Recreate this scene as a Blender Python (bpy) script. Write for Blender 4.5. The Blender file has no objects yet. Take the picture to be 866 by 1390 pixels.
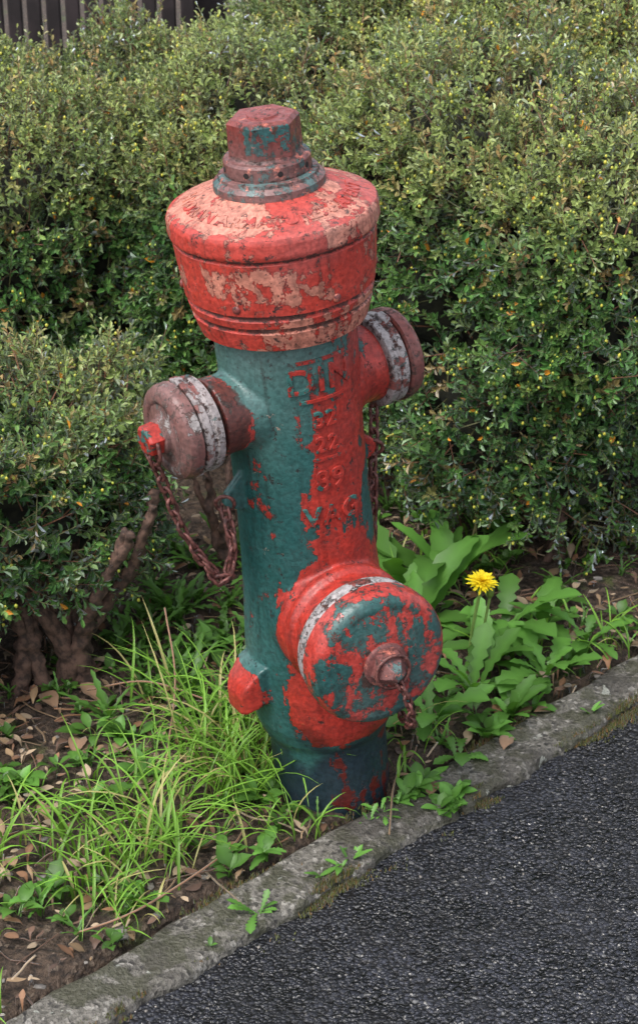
import bpy, bmesh, math, random
import numpy as np
from mathutils import Vector, Matrix, Euler
random.seed(7); rng=np.random.default_rng(7)
sc=bpy.context.scene
K=np.array([.731,.682]); NN=np.array([.682,-.731])   # along the kerb / towards the road
def ts(t,s): return (t*K[0]+s*NN[0], t*K[1]+s*NN[1])

# ---------------------------------------------------------------- helpers
def link(o,parent=None):
    sc.collection.objects.link(o)
    if parent: o.parent=parent
    return o
def empty(name,loc=(0,0,0)):
    e=bpy.data.objects.new(name,None); e.location=loc; e.empty_display_size=.1
    return link(e)
def mk(name,verts,faces,mat,parent=None,smooth=True,col=None):
    me=bpy.data.meshes.new(name)
    me.from_pydata([tuple(v) for v in verts],[],[tuple(f) for f in faces])
    if smooth: me.polygons.foreach_set('use_smooth',[True]*len(me.polygons))
    if col is not None:
        a=me.color_attributes.new('Col','FLOAT_COLOR','POINT')
        c=np.ones((len(verts),4),dtype=np.float32); c[:,:3]=np.array(col); a.data.foreach_set('color',c.ravel())
    me.update()
    o=bpy.data.objects.new(name,me)
    if mat: me.materials.append(mat)
    return link(o,parent)
def mk_np(name,V,F,mat,parent=None,col=None,smooth=False):
    me=bpy.data.meshes.new(name)
    n=F.shape[1]
    me.vertices.add(len(V)); me.vertices.foreach_set('co',V.astype(np.float32).ravel())
    me.loops.add(F.size); me.loops.foreach_set('vertex_index',F.astype(np.int32).ravel())
    me.polygons.add(len(F)); me.polygons.foreach_set('loop_start',np.arange(0,F.size,n,dtype=np.int32))
    me.update(calc_edges=True)
    me.polygons.foreach_set('use_smooth',np.full(len(F),smooth))
    if col is not None:
        a=me.color_attributes.new('Col','FLOAT_COLOR','POINT')
        c=np.ones((len(V),4),dtype=np.float32); c[:,:3]=col; a.data.foreach_set('color',c.ravel())
    me.materials.append(mat)
    return link(bpy.data.objects.new(name,me),parent)
class Noise:
    def __init__(s,seed,scale,octv=3,n=7):
        r=np.random.default_rng(seed); s.k=[];
        for o in range(octv):
            d=r.normal(size=(n,3)); d/=np.linalg.norm(d,axis=1)[:,None]
            s.k.append((d*(2*math.pi/scale)*(2**o)*r.uniform(.7,1.3,(n,1)), r.uniform(0,6.28,n), .5**o))
    def __call__(s,P):
        P=np.asarray(P,float); out=0
        for k,ph,a in s.k: out=out+a*np.sin(P@k.T+ph).sum(-1)/len(ph)**.5
        return out*.75
def setbias(o,vals,name='bias'):
    a=o.data.attributes.new(name,'FLOAT','POINT'); a.data.foreach_set('value',np.asarray(vals,dtype=np.float32))
def sm(x,a,b): 
    t=np.clip((x-a)/(b-a),0,1); return t*t*(3-2*t)

# ---------------------------------------------------------------- node materials
def newmat(name):
    m=bpy.data.materials.new(name); m.use_nodes=True; nt=m.node_tree
    return m,nt,nt.nodes['Principled BSDF']
def N(nt,t,**kw):
    n=nt.nodes.new(t)
    for k,v in kw.items():
        if k.startswith('_'): setattr(n,k[1:],v)
        else: n.inputs[k.replace('__',' ')].default_value=v
    return n
def noise(nt,vec,scale,detail=6,rough=.55,dist=0):
    n=N(nt,'ShaderNodeTexNoise',Scale=scale,Detail=detail,Roughness=rough,Distortion=dist)
    nt.links.new(vec,n.inputs['Vector']); return n.outputs['Fac']
def vor(nt,vec,scale,feature='F1'):
    n=N(nt,'ShaderNodeTexVoronoi',_feature=feature,Scale=scale); nt.links.new(vec,n.inputs['Vector']); return n
def math_(nt,op,a,b=None,clamp=False):
    n=nt.nodes.new('ShaderNodeMath'); n.operation=op; n.use_clamp=clamp
    for i,x in enumerate((a,b)):
        if x is None: continue
        if isinstance(x,(int,float)): n.inputs[i].default_value=x
        else: nt.links.new(x,n.inputs[i])
    return n.outputs[0]
def ss(nt,x,lo,hi,a=0.,b=1.):
    n=nt.nodes.new('ShaderNodeMapRange'); n.interpolation_type='SMOOTHSTEP'
    nt.links.new(x,n.inputs[0]); n.inputs[1].default_value=lo; n.inputs[2].default_value=hi
    n.inputs[3].default_value=a; n.inputs[4].default_value=b
    return n.outputs[0]
def mix(nt,f,a,b,mode='MIX'):
    n=nt.nodes.new('ShaderNodeMix'); n.data_type='RGBA'; n.blend_type=mode
    for i,x in ((0,f),(6,a),(7,b)):
        if isinstance(x,(int,float)): n.inputs[i].default_value=x
        elif isinstance(x,tuple): n.inputs[i].default_value=(*x,1)
        else: nt.links.new(x,n.inputs[i])
    return n.outputs[2]
def bump(nt,h,strength,dist,prev=None):
    n=N(nt,'ShaderNodeBump',Strength=strength,Distance=dist); nt.links.new(h,n.inputs['Height'])
    if prev is not None: nt.links.new(prev,n.inputs['Normal'])
    return n.outputs['Normal']
def attr(nt,name):
    n=nt.nodes.new('ShaderNodeAttribute'); n.attribute_name=name; return n

TEAL=(.016,.074,.071); TEAL2=(.040,.122,.112); RED=(.40,.034,.023); RED2=(.28,.022,.017); SALM=(.58,.215,.150)
RUST=(.075,.030,.022); NAVY=(.010,.020,.032); DARK=(.020,.015,.014)
def paint(name,base,base2,patch,chip,pt=.5,scale=9,chip_t=.60,rust=.60,seed=0.,under=None,under_t=.62,rough=.3,k2=.75,con=1.5,pmix=.72,fine_t=.605,wave=.55):
    m,nt,bs=newmat(name); L=nt.links.new
    tc=nt.nodes.new('ShaderNodeTexCoord'); mp=N(nt,'ShaderNodeMapping'); mp.inputs['Location'].default_value=(seed,seed*1.7,seed*.6)
    L(tc.outputs['Object'],mp.inputs['Vector']); v=mp.outputs['Vector']
    b=attr(nt,'bias').outputs['Fac']; dk=attr(nt,'dark').outputs['Fac']; dirt=attr(nt,'dirt').outputs['Fac']
    n1=noise(nt,v,scale,7,.66,.3); n2=noise(nt,v,scale*3.7,6,.72,.25); n3=noise(nt,v,150,2,.6); n4=noise(nt,v,3.,2,.5)
    n5=noise(nt,v,scale*1.9,7,.74,.5)
    p1=math_(nt,'ADD',math_(nt,'ADD',math_(nt,'MULTIPLY',math_(nt,'SUBTRACT',n1,.5),con),.5),b)
    p1=math_(nt,'ADD',p1,math_(nt,'MULTIPLY',math_(nt,'SUBTRACT',n2,.5),k2))
    ms=N(nt,'ShaderNodeMapping'); ms.inputs['Scale'].default_value=(60,60,4.5); L(v,ms.inputs['Vector'])
    st=noise(nt,ms.outputs['Vector'],1.,4,.6)
    p1=math_(nt,'ADD',p1,math_(nt,'MULTIPLY',math_(nt,'SUBTRACT',st,.5),.6))
    m1=ss(nt,p1,pt,pt+.02)
    c=mix(nt,ss(nt,n4,.35,.65),base,base2)
    pc=mix(nt,ss(nt,n2,.4,.6),patch,tuple(x*pmix for x in patch))
    c=mix(nt,m1,c,pc)
    ce=ss(nt,n5,chip_t,chip_t+.012); c=mix(nt,ce,c,chip)
    edge=math_(nt,'MULTIPLY',ss(nt,p1,pt-.04,pt-.006),math_(nt,'SUBTRACT',1.,m1))
    c=mix(nt,math_(nt,'MULTIPLY',edge,.65),c,tuple(x*.5 for x in RUST))
    if under: 
        um=ss(nt,noise(nt,v,scale*2.6,7,.75,.6),under_t,under_t+.012); c=mix(nt,um,c,under)
    sp=ss(nt,n2,rust,rust+.02); c=mix(nt,sp,c,RUST)
    fine=ss(nt,noise(nt,v,62,5,.78),fine_t,fine_t+.03); c=mix(nt,math_(nt,'MULTIPLY',fine,.85),c,DARK)
    c=mix(nt,ss(nt,st,.53,.70,0,.62),c,mix(nt,1.,c,(.40,.37,.36),'MULTIPLY'))
    # sun-bleached film
    c=mix(nt,ss(nt,n4,.48,.70,0,.16),c,(.45,.40,.38))
    dm=ss(nt,math_(nt,'ADD',math_(nt,'MULTIPLY',math_(nt,'SUBTRACT',n2,.5),2.2),dirt),.45,.60); c=mix(nt,math_(nt,'MULTIPLY',dm,.85),c,mix(nt,n3,DARK,RUST))
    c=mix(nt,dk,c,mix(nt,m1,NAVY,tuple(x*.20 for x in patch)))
    g=ss(nt,n3,.3,.7,.70,1.12); c=mix(nt,1.,c,g,'MULTIPLY')
    L(c,bs.inputs['Base Color'])
    r=ss(nt,n2,.3,.7,rough-.08,rough+.24); r=math_(nt,'ADD',r,math_(nt,'MULTIPLY',sp,.3)); L(r,bs.inputs['Roughness'])
    h=math_(nt,'ADD',m1,math_(nt,'MULTIPLY',ce,-.7)); h=math_(nt,'SUBTRACT',h,sp); h=math_(nt,'SUBTRACT',h,fine)
    nb=bump(nt,h,.75,.0014)
    nb=bump(nt,math_(nt,'ADD',math_(nt,'MULTIPLY',n3,.3),noise(nt,v,30,3,.6)),wave,.0038,nb)
    L(nb,bs.inputs['Normal'])
    bs.inputs['Specular IOR Level'].default_value=.5
    return m
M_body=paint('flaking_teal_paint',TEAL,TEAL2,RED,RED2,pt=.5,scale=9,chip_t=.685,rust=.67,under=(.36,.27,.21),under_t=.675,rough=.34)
M_head=paint('flaking_red_paint',(.46,.046,.030),(.38,.036,.026),SALM,(.36,.07,.05),pt=.55,scale=14,chip_t=.61,rust=.65,seed=3.3,rough=.46,pmix=.66)
M_nut=paint('worn_nut_paint',(.22,.040,.034),(.13,.034,.03),(.03,.11,.11),(.46,.13,.09),pt=.62,scale=24,chip_t=.58,rust=.60,seed=5.1,rough=.36,wave=.22)
M_ring=paint('bare_grey_ring',(.40,.39,.39),(.26,.23,.23),(.22,.05,.04),(.03,.09,.09),pt=.59,scale=22,chip_t=.61,rust=.565,seed=8.,rough=.45,fine_t=.565,wave=.4)
M_cap=paint('small_cap_paint',(.20,.050,.040),(.13,.044,.038),(.34,.31,.30),(.04,.09,.09),pt=.63,scale=18,chip_t=.62,rust=.56,seed=11.,rough=.37,fine_t=.59,wave=.4)
M_big=paint('large_cap_paint',(.35,.030,.022),(.39,.034,.024),(.020,.092,.087),(.42,.11,.08),pt=.5,scale=11,chip_t=.695,rust=.62,seed=14.2,rough=.31,fine_t=.60,under=(.45,.42,.38),under_t=.69)
M_let=paint('letter_paint',RED,RED2,(.04,.155,.14),(.50,.1,.06),pt=.55,scale=20,chip_t=.66,rust=.62,seed=2.,rough=.38,wave=.3)
def simple(name,col,rough=.6,bscale=80,bs_=.3,metal=0,var=.35):
    m,nt,bs=newmat(name); tc=nt.nodes.new('ShaderNodeTexCoord'); v=tc.outputs['Object']
    n=noise(nt,v,bscale,4,.6)
    c=mix(nt,ss(nt,n,.35,.65),tuple(x*(1-var) for x in col),tuple(x*(1+var) for x in col))
    nt.links.new(c,bs.inputs['Base Color']); bs.inputs['Roughness'].default_value=rough; bs.inputs['Metallic'].default_value=metal
    nt.links.new(bump(nt,n,bs_,.002),bs.inputs['Normal']); return m
M_chain=simple('rusty_chain_metal',(.12,.045,.038),.5,140,.6,.3,.6)
M_hole_shade=simple('hole_shade_black',(.01,.008,.008),.9)
def leafmat(name,rough=.4,trans=.25,spec=.5):
    m,nt,bs=newmat(name); L=nt.links.new
    c=attr(nt,'Col').outputs['Color']
    if trans<=0:
        nt.nodes.remove(bs); d=nt.nodes.new('ShaderNodeBsdfDiffuse'); g=nt.nodes.new('ShaderNodeBsdfGlossy'); fr=nt.nodes.new('ShaderNodeFresnel'); fr.inputs['IOR'].default_value=1.3+spec*.35
        mx=nt.nodes.new('ShaderNodeMixShader'); L(c,d.inputs['Color']); g.inputs['Roughness'].default_value=rough; g.inputs['Color'].default_value=(.9,.95,1,1); L(fr.outputs[0],mx.inputs[0]); L(d.outputs[0],mx.inputs[1]); L(g.outputs[0],mx.inputs[2]); L(mx.outputs[0],nt.nodes['Material Output'].inputs['Surface'])
        return m
    L(c,bs.inputs['Base Color']); bs.inputs['Roughness'].default_value=rough; bs.inputs['Specular IOR Level'].default_value=spec
    tr=nt.nodes.new('ShaderNodeBsdfTranslucent'); L(mix(nt,1.,c,(1.2,1.3,.5),'MULTIPLY'),tr.inputs['Color'])
    mx=nt.nodes.new('ShaderNodeMixShader'); mx.inputs[0].default_value=trans
    L(bs.outputs[0],mx.inputs[1]); L(tr.outputs[0],mx.inputs[2]); L(mx.outputs[0],nt.nodes['Material Output'].inputs['Surface'])
    return m
M_hleaf=leafmat('hedge_leaf',.36,0,.5)
M_green=leafmat('soft_green_leaf',.42,.32,.4)
M_dead=leafmat('dead_plant_matter',.6,0,.25)
M_moss=leafmat('moss',.9,0,.0)
M_berry=leafmat('berry',.35,0,.5)

# ================================================================ FIRE HYDRANT
hyd=empty('fire_hydrant',(.001,.014,0)); hyd.rotation_euler=(math.radians(.5),math.radians(-5.1),0)
def basis(d):
    d=Vector(d).normalized(); up=Vector((0,0,1)) if abs(d.z)<.9 else Vector((1,0,0))
    a=up.cross(d).normalized(); return a,d.cross(a).normalized(),d
def lathe(prof,origin=(0,0,0),d=(0,0,1),seg=96,close=True,wob=0,ang0=0):
    a,b,d=basis(d); o=Vector(origin); V=[];F=[]
    for (h,r) in prof:
        for i in range(seg):
            t=2*math.pi*i/seg+ang0; V.append(o+d*h+(a*math.cos(t)+b*math.sin(t))*r)
    n=len(prof)
    for j in range(n-1):
        for i in range(seg):
            F.append((j*seg+i,j*seg+(i+1)%seg,(j+1)*seg+(i+1)%seg,(j+1)*seg+i))
    if close:
        F.append(tuple(range(seg-1,-1,-1))); F.append(tuple((n-1)*seg+i for i in range(seg)))
    return V,F
def sharp(o,ang=35):
    o.data.set_sharp_from_angle(angle=math.radians(ang)); return o
def bev(o,w=.001,seg=2,ang=30):
    m=o.modifiers.new('bevel','BEVEL'); m.width=w; m.segments=seg; m.limit_method='ANGLE'; m.angle_limit=math.radians(ang)
    return o
def dense(prof,step=.004):
    out=[prof[0]]
    for p,q in zip(prof,prof[1:]):
        L=math.hypot(q[0]-p[0],q[1]-p[1]); k=max(1,int(L/step))
        for i in range(1,k+1): out.append((p[0]+(q[0]-p[0])*i/k,p[1]+(q[1]-p[1])*i/k))
    return out
AZ=math.radians(26); AS=math.radians(33)
d1=Vector((math.cos(AS),math.sin(AS),0)); d2=-d1; db=Vector((math.sin(AZ),-math.cos(AZ),0))
ZO=.666; ZB=.333
body_prof=[(-.10,.088),(.0,.088),(.085,.089),(.105,.092),(.120,.100),(.145,.107),(.2,.1095),(.27,.108),(.34,.1025),(.42,.098),(.5,.096),(.6,.0955),(.68,.097),(.74,.099),(.79,.098)]
def bodyR(z): 
    return float(np.interp(z,[p[0] for p in body_prof],[p[1] for p in body_prof]))
V,F=[],[]
def addp(vf):
    global V,F
    o=len(V); V+=vf[0]; F+=[tuple(i+o for i in f) for f in vf[1]]
addp(lathe(body_prof,seg=128))
for d in (d1,d2):
    addp(lathe([(.0,.068),(.078,.066),(.086,.061),(.098,.056),(.112,.055),(.136,.057)],(0,0,ZO),d,96))
addp(lathe([(.0,.094),(.085,.094),(.10,.090),(.115,.088),(.140,.090),(.165,.093)],(0,0,ZB),db,96))
addp(lathe([(.098,.091),(.104,.0955),(.112,.0955),(.118,.091)],(0,0,ZB),db,96))
def lug(az,z0):
    rd=Vector((math.sin(az),-math.cos(az),0)); tg=Vector((math.cos(az),math.sin(az),0)); up=Vector((0,0,1)); vs=[]
    secs=[(.07,.036,.060,-.005),(.115,.034,.052,-.008),(.140,.028,.028,-.018),(.149,.019,.012,-.020)]
    for r,w,top,bot in secs:
        for sx,zz in ((-1,bot),(1,bot),(1,top),(-1,top)):
            vs.append(rd*r+tg*(w*sx)+up*(z0+zz))
    fs=[(3,2,1,0),(12,13,14,15)]
    for j in range(3):
        for i in range(4): fs.append((j*4+i,j*4+(i+1)%4,j*4+4+(i+1)%4,j*4+4+i))
    return vs,fs
LAZ=math.radians(-60)
addp(lug(LAZ,.205)); addp(lug(LAZ+math.pi,.205))
def ear(d,z):
    t=Vector((-d.y,d.x,0)); vs=[]
    pts=[(.08,.04),(.098,.035),(.124,.012),(.130,-.002),(.124,-.012),(.108,-.020),(.08,-.028)]
    for s in (-.006,.006):
        for r,h in pts: vs.append(d*r+t*s+Vector((0,0,z+h)))
    n=len(pts); fs=[tuple(range(n)),tuple(range(2*n-1,n-1,-1))]
    for i in range(n): fs.append((i,n+i,n+(i+1)%n,(i+1)%n))
    return vs,fs
addp(ear(d2,.535)); addp(ear(d1,.535))
tmp=mk('tmp_body',V,F,None)
bm=bmesh.new(); bm.from_mesh(tmp.data); bmesh.ops.recalc_face_normals(bm,faces=bm.faces); bm.to_mesh(tmp.data); bm.free()
r_=tmp.modifiers.new('r','REMESH'); r_.mode='VOXEL'; r_.voxel_size=.0028
s_=tmp.modifiers.new('s','SMOOTH'); s_.factor=.5; s_.iterations=4
dg=bpy.context.evaluated_depsgraph_get(); dg.update()
me=bpy.data.meshes.new_from_object(tmp.evaluated_get(dg)); bpy.data.objects.remove(tmp)
me.name='barrel'; me.materials.clear(); me.materials.append(M_body)
me.polygons.foreach_set('use_smooth',[True]*len(me.polygons))
barrel=link(bpy.data.objects.new('barrel',me),hyd)
P=np.zeros(len(me.vertices)*3); me.vertices.foreach_get('co',P); P=P.reshape(-1,3)
az=np.degrees(np.arctan2(P[:,0],-P[:,1])); z=P[:,2]; R=np.hypot(P[:,0],P[:,1])
bias=-.22+ .34*sm(az+(z-.5)*-55,-24,30) - .10*sm(az,60,80)
bias+= .32*sm(-z,-.47,-.36)*sm(az,-45,-5)*sm(z,.10,.2)
bias+= .07*sm(z,.45,.52)*sm(-z,-.68,-.58)*sm(az,10,25)
bias-= .12*sm(z,.68,.73)*sm(-az,-45,-30)
neck=sm(R,.103,.118)*sm(z,.56,.6)
bias+= neck*np.where(P[:,0]<0,.34,.14)
bias+= sm(R,.122,.128)*sm(-z,-.28,-.27)*.6
bias+= sm(R,.112,.125)*sm(z,.24,.28)*sm(-z,-.45,-.43)*.20
bias=np.where(z<.125,-.13,bias)
setbias(barrel,bias); 
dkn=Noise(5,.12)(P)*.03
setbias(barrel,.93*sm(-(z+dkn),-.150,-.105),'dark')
hb=(P-np.array([0,0,ZB]))@np.array(db)
dirt=.42*neck*(P[:,0]<0)+.22*neck+ .36*sm(hb,.112,.14)*sm(-z,-.46,-.44)+.28*sm(z,.755,.772)+.15*sm(-z,-.16,-.13)
setbias(barrel,dirt,'dirt')

# head (bell)
bell=[(.785,.085),(.776,.100),(.774,.109),(.777,.1150),(.790,.1190),(.803,.1225),(.806,.1185),(.809,.1185),(.812,.1245),(.822,.1270),(.826,.1235),(.829,.1235),(.832,.1300),(.850,.1325),(.905,.1375),(.9085,.1340),(.911,.1340),(.9125,.1405),(.917,.1425),(.936,.1420),(.941,.1395),(.944,.134),(.968,.074),(.970,.06)]
v,f=lathe(dense(bell,.003),seg=192,close=True)
wn=Noise(31,.09,3)
v=[Vector((q.x,q.y,q.z))+Vector((q.x,q.y,0)).normalized()*float(wn(np.array(q))*.0008) for q in v]
head=sharp(mk('bell_cap',v,f,M_head,hyd),28)
P=np.array([tuple(q) for q in v]); aa=np.degrees(np.arctan2(P[:,0],-P[:,1])); z=P[:,2]
bb=np.full(len(P),-.08); bb+= .22*sm(z,.942,.948)*sm(-aa,-25,40)+.13*sm(z,.942,.948)
bb+= .23*sm(z,.835,.86)*sm(-z,-.905,-.885)*sm(-np.abs(aa+5),-62,-15)
bb+= .20*sm(-z,-.826,-.82)*sm(aa,-30,10)
bb+= .18*sm(z,.912,.918)*sm(-z,-.943,-.94)*sm(aa,5,35)
setbias(head,bb)
def near(x,c,w): return np.exp(-((x-c)/w)**2)
setbias(head,.62*near(z,.8075,.004)+.60*near(z,.8275,.004)+.62*near(z,.9095,.0035)+.22*near(z,.915,.004)+.22*near(z,.942,.004)+.3*near(z,.968,.004)+.18*sm(-z,-.80,-.78)+.14,'dirt')
for i in range(6):
    a=math.radians(36+60*i); d=Vector((math.sin(a),-math.cos(a),0))
    v,f=lathe([(0,.0062),(.002,.006),(.0038,.0035),(.0042,.0008)],d*.1308+Vector((0,0,.842)),d,16)
    mk('bell_rivet_%d'%i,v,f,M_nut,hyd)
def dirtz(o,cs,base=.12,amp=.5,w=.003):
    zz=np.array([q.co.z for q in o.data.vertices]); setbias(o,base+sum(amp*near(zz,c,w) for c in cs),'dirt')
ring=[(.962,.060),(.962,.0735),(.966,.0750),(.977,.0745),(.981,.0705),(.983,.0675),(.9865,.0665),(.988,.0610),(.9885,.05)]
v,f=lathe(dense(ring,.003),seg=128); o=sharp(mk('spindle_ring',v,f,M_nut,hyd),30); setbias(o,[.12]*len(v)); dirtz(o,(.963,.985))
col_=[(.985,.04),(.9865,.0575),(.990,.0585),(1.006,.0582),(1.0095,.0560),(1.010,.0500),(1.014,.0475),(1.016,.04)]
v,f=lathe(dense(col_,.003),seg=96); o=sharp(mk('spindle_collar',v,f,M_nut,hyd),30); dirtz(o,(.988,1.013),.2)
for i in range(8):
    a=math.radians(-72+45*i); d=Vector((math.sin(a),-math.cos(a),0))
    v,f=lathe([(0,.0038),(.0024,.0038)],d*.0566+Vector((0,0,.998)),d,14); mk('collar_hole_disc_%d'%i,v,f,M_hole_shade,hyd,False)  # raised black discs, their colour stands in for the shade inside holes
hx=[(1.0135,.0500),(1.056,.0495),(1.0615,.0440)]
v,f=lathe(hx,seg=6,ang0=math.radians(-16)); hn_=bev(mk('hex_nut',v,f,M_nut,hyd,False),.0006,2,20)
setbias(hn_,[.08]*12+[-.2]*6)
v,f=lathe([(1.0605,.022),(1.0635,.0205),(1.064,.016)],seg=24); sharp(mk('hex_nut_centre',v,f,M_nut,hyd),30)

def hexbolt(name,o,d,r,h,mat,seg=6,tip=False,a0=.2):
    prof=[(0,r),(h*.85,r*.96),(h,r*.80)]
    if tip: prof=[(0,r),(h*.45,r*.93),(h*.55,r*.80),(h*.98,r*.35),(h,r*.25)]
    v,f=lathe(prof,o,d,seg,ang0=a0); return bev(mk(name,v,f,mat,hyd,False),.0010,2,20)
def coupling(d,z,tag,x0,bolt):
    o=(0,0,z); e=x0
    pr=[(.118,.045),(.119,.0635),(.121,.0670),(.131,.0678),(.133,.0650),(.136,.0645),(.138,.0665),(.147,.0668),(.149,.0640),(.150,.05)]
    pr=[(a+e,b) for a,b in pr]
    v,f=lathe(dense(pr,.003),o,d,96); ob=sharp(mk('outlet_ring_'+tag,v,f,M_ring,hyd),30)
    h=(np.array([tuple(q) for q in v])-np.array(o))@np.array(d); setbias(ob,.18+.5*near(h,.1345+e,.002)+.4*near(h,.149+e,.002)+.3*near(h,.119+e,.002),'dirt')
    pr=[(.1505,.05),(.1515,.0650),(.154,.0685),(.166,.0680),(.173,.065),(.178,.058),(.180,.050),(.179,.046),(.177,.043),(.178,.030),(.181,.026),(.183,.0)]
    pr=[(a+e,b) for a,b in pr]
    v,f=lathe(dense(pr,.003)[:-1],o,d,96); ob=sharp(mk('outlet_cap_'+tag,v,f,M_cap,hyd),30)
    pp=np.array([tuple(q) for q in v])-np.array(o); h=pp@np.array(d); rr=np.linalg.norm(np.cross(pp,np.array(d)),axis=1); setbias(ob,.12+.4*near(h,.153+e,.003)+.4*near(rr,.044,.004),'dirt')
    v,f=lathe([(.180+e,.026),(.187+e,.025),(.189+e,.022)],o,d,40); sharp(mk('outlet_washer_'+tag,v,f,M_cap,hyd),30)
    hexbolt('outlet_bolt_'+tag,Vector(o)+d*(.187+e),d,.0235,bolt,M_let)
    a,b,dd=basis(d)
    for i in range(2):
        t=math.radians(100+180*i); rr=a*math.cos(t)+b*math.sin(t); tg=dd.cross(rr); vs=[]
        for h in (.137+e,.150+e):
            for w,q in ((-.014,.060),(.014,.060),(.010,.0705),(-.010,.0705)): vs.append(Vector(o)+dd*h+tg*w+rr*q)
        bev(mk('outlet_claw_%s_%d'%(tag,i),vs,[(3,2,1,0),(4,5,6,7),(0,1,5,4),(1,2,6,5),(2,3,7,6),(3,0,4,7)],M_ring,hyd,False),.002,2)
coupling(d2,ZO,'near',.026,.023); coupling(d1,ZO,'far',.008,.006)
o=(0,0,ZB); e=.014
pr=[(.136,.07),(.137,.0945),(.140,.0985),(.150,.1000),(.153,.0975),(.156,.0975),(.158,.0985),(.162,.0975),(.163,.08)]
v,f=lathe(dense([(a+e,b) for a,b in pr],.003),o,db,128); ob=sharp(mk('large_outlet_ring',v,f,M_ring,hyd),30)
h=(np.array([tuple(q) for q in v])-np.array(o))@np.array(db); setbias(ob,.12+.5*near(h,.1545+e,.002)+.4*near(h,.138+e,.002),'dirt')
pr=[(.1635+e,.08),(.1645+e,.1000),(.168+e,.1035),(.200,.1040),(.208,.1025),(.216,.098),(.221,.091),(.2225,.085),(.222,.081),(.2235,.075),(.228,.045),(.230,.02)]
v,f=lathe(dense(pr,.003),o,db,160); big=sharp(mk('large_outlet_cap',v,f,M_big,hyd),40)
P=np.array([tuple(q) for q in v])-np.array(o); hh=P@np.array(db); rr=np.linalg.norm(np.cross(P,np.array(db)),axis=1)
setbias(big,-.09+.15*sm(hh,.210,.221)); setbias(big,.12+.45*near(hh,.1785,.003)+.35*near(rr,.083,.003)+.4*near(rr,.036,.004),'dirt')
v,f=lathe([(.226,.034),(.233,.0325),(.235,.029)],o,db,48); sharp(mk('large_cap_boss',v,f,M_nut,hyd),30)
hexbolt('large_cap_bolt',Vector(o)+db*.233,db,.0275,.034,M_nut,5,True,.9)

def textmesh(s,size,ext,bevd=.0006):
    cu=bpy.data.curves.new('t','FONT'); cu.body=s; cu.size=size; cu.extrude=ext; cu.bevel_depth=bevd; cu.offset=.0004
    cu.align_x='CENTER'; cu.align_y='CENTER'; cu.space_character=1.12
    ob=bpy.data.objects.new('t',cu); sc.collection.objects.link(ob)
    d=bpy.context.evaluated_depsgraph_get(); d.update()
    m=bpy.data.meshes.new_from_object(ob.evaluated_get(d)); bpy.data.objects.remove(ob)
    bm=bmesh.new(); bm.from_mesh(m)
    le=[e for e in bm.edges if e.calc_length()>.004]
    bmesh.ops.subdivide_edges(bm,edges=le,cuts=2)
    bmesh.ops.triangulate(bm,faces=bm.faces); bm.to_mesh(m); bm.free(); return m
LA=math.radians(28)
def wrap(m,z0,name,bz=0):
    for vv in m.vertices:
        x,y,zz=vv.co; zl=z0+y; Rb=bodyR(zl)-.0008+ (zz if zz>0 else zz*.5); a=LA+x/.096
        vv.co=Vector((Rb*math.sin(a),-Rb*math.cos(a),zl))
    m.materials.clear(); m.materials.append(M_let); ob=link(bpy.data.objects.new(name,m),hyd); 
    setbias(ob,[bz]*len(m.vertices)); setbias(ob,[.12]*len(m.vertices),'dirt'); return ob
for s,zz,size,bz in (('DIN',.718,.052,-.02),('32',.658,.033,.02),('22',.620,.033,-.12),('89',.564,.042,-.15),('VAG',.510,.040,-.04)):
    wrap(textmesh(s,size,.0034),zz,'cast_letters_'+s.lower(),bz)
def bar(z0,w,name,bz):
    m=bpy.data.meshes.new(name); bm=bmesh.new(); n=14; rows=[]
    for i in range(n+1):
        x=-w/2+w*i/n; rows.append([bm.verts.new((x,y,zz)) for y,zz in ((-.0028,-.004),(-.0022,.0034),(.0022,.0034),(.0028,-.004))])
    for i in range(n):
        for j in range(3): bm.faces.new((rows[i][j],rows[i+1][j],rows[i+1][j+1],rows[i][j+1]))
    bm.faces.new(rows[0]); bm.faces.new(rows[-1][::-1]); bm.to_mesh(m); bm.free(); wrap(m,z0,name,bz)
bar(.748,.066,'cast_bar_top',-.02); bar(.689,.066,'cast_bar_middle',-.04); bar(.598,.040,'cast_bar_low',-.12)
def conewrap(s,a0,name,size=.026):
    m=textmesh(s,size,.0018,.0004)
    for vv in m.vertices:
        x,y,zz=vv.co; a=a0+x/.112; r=.110-y*.93; zc=.944+(.134-r)*.4
        vv.co=Vector((r*math.sin(a),-r*math.cos(a),zc+zz*.8-.0002))
    m.materials.append(M_head); ob=link(bpy.data.objects.new(name,m),hyd); setbias(ob,[.02]*len(m.vertices)); setbias(ob,[.16]*len(m.vertices),'dirt')
conewrap('ARMATUREN',math.radians(5),'cap_letters_front'); conewrap('PATENT',math.radians(72),'cap_letters_side'); conewrap('HYDRANT',math.radians(-66),'cap_letters_other'); conewrap('ZUDREHEN',math.radians(185),'cap_letters_back')

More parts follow.
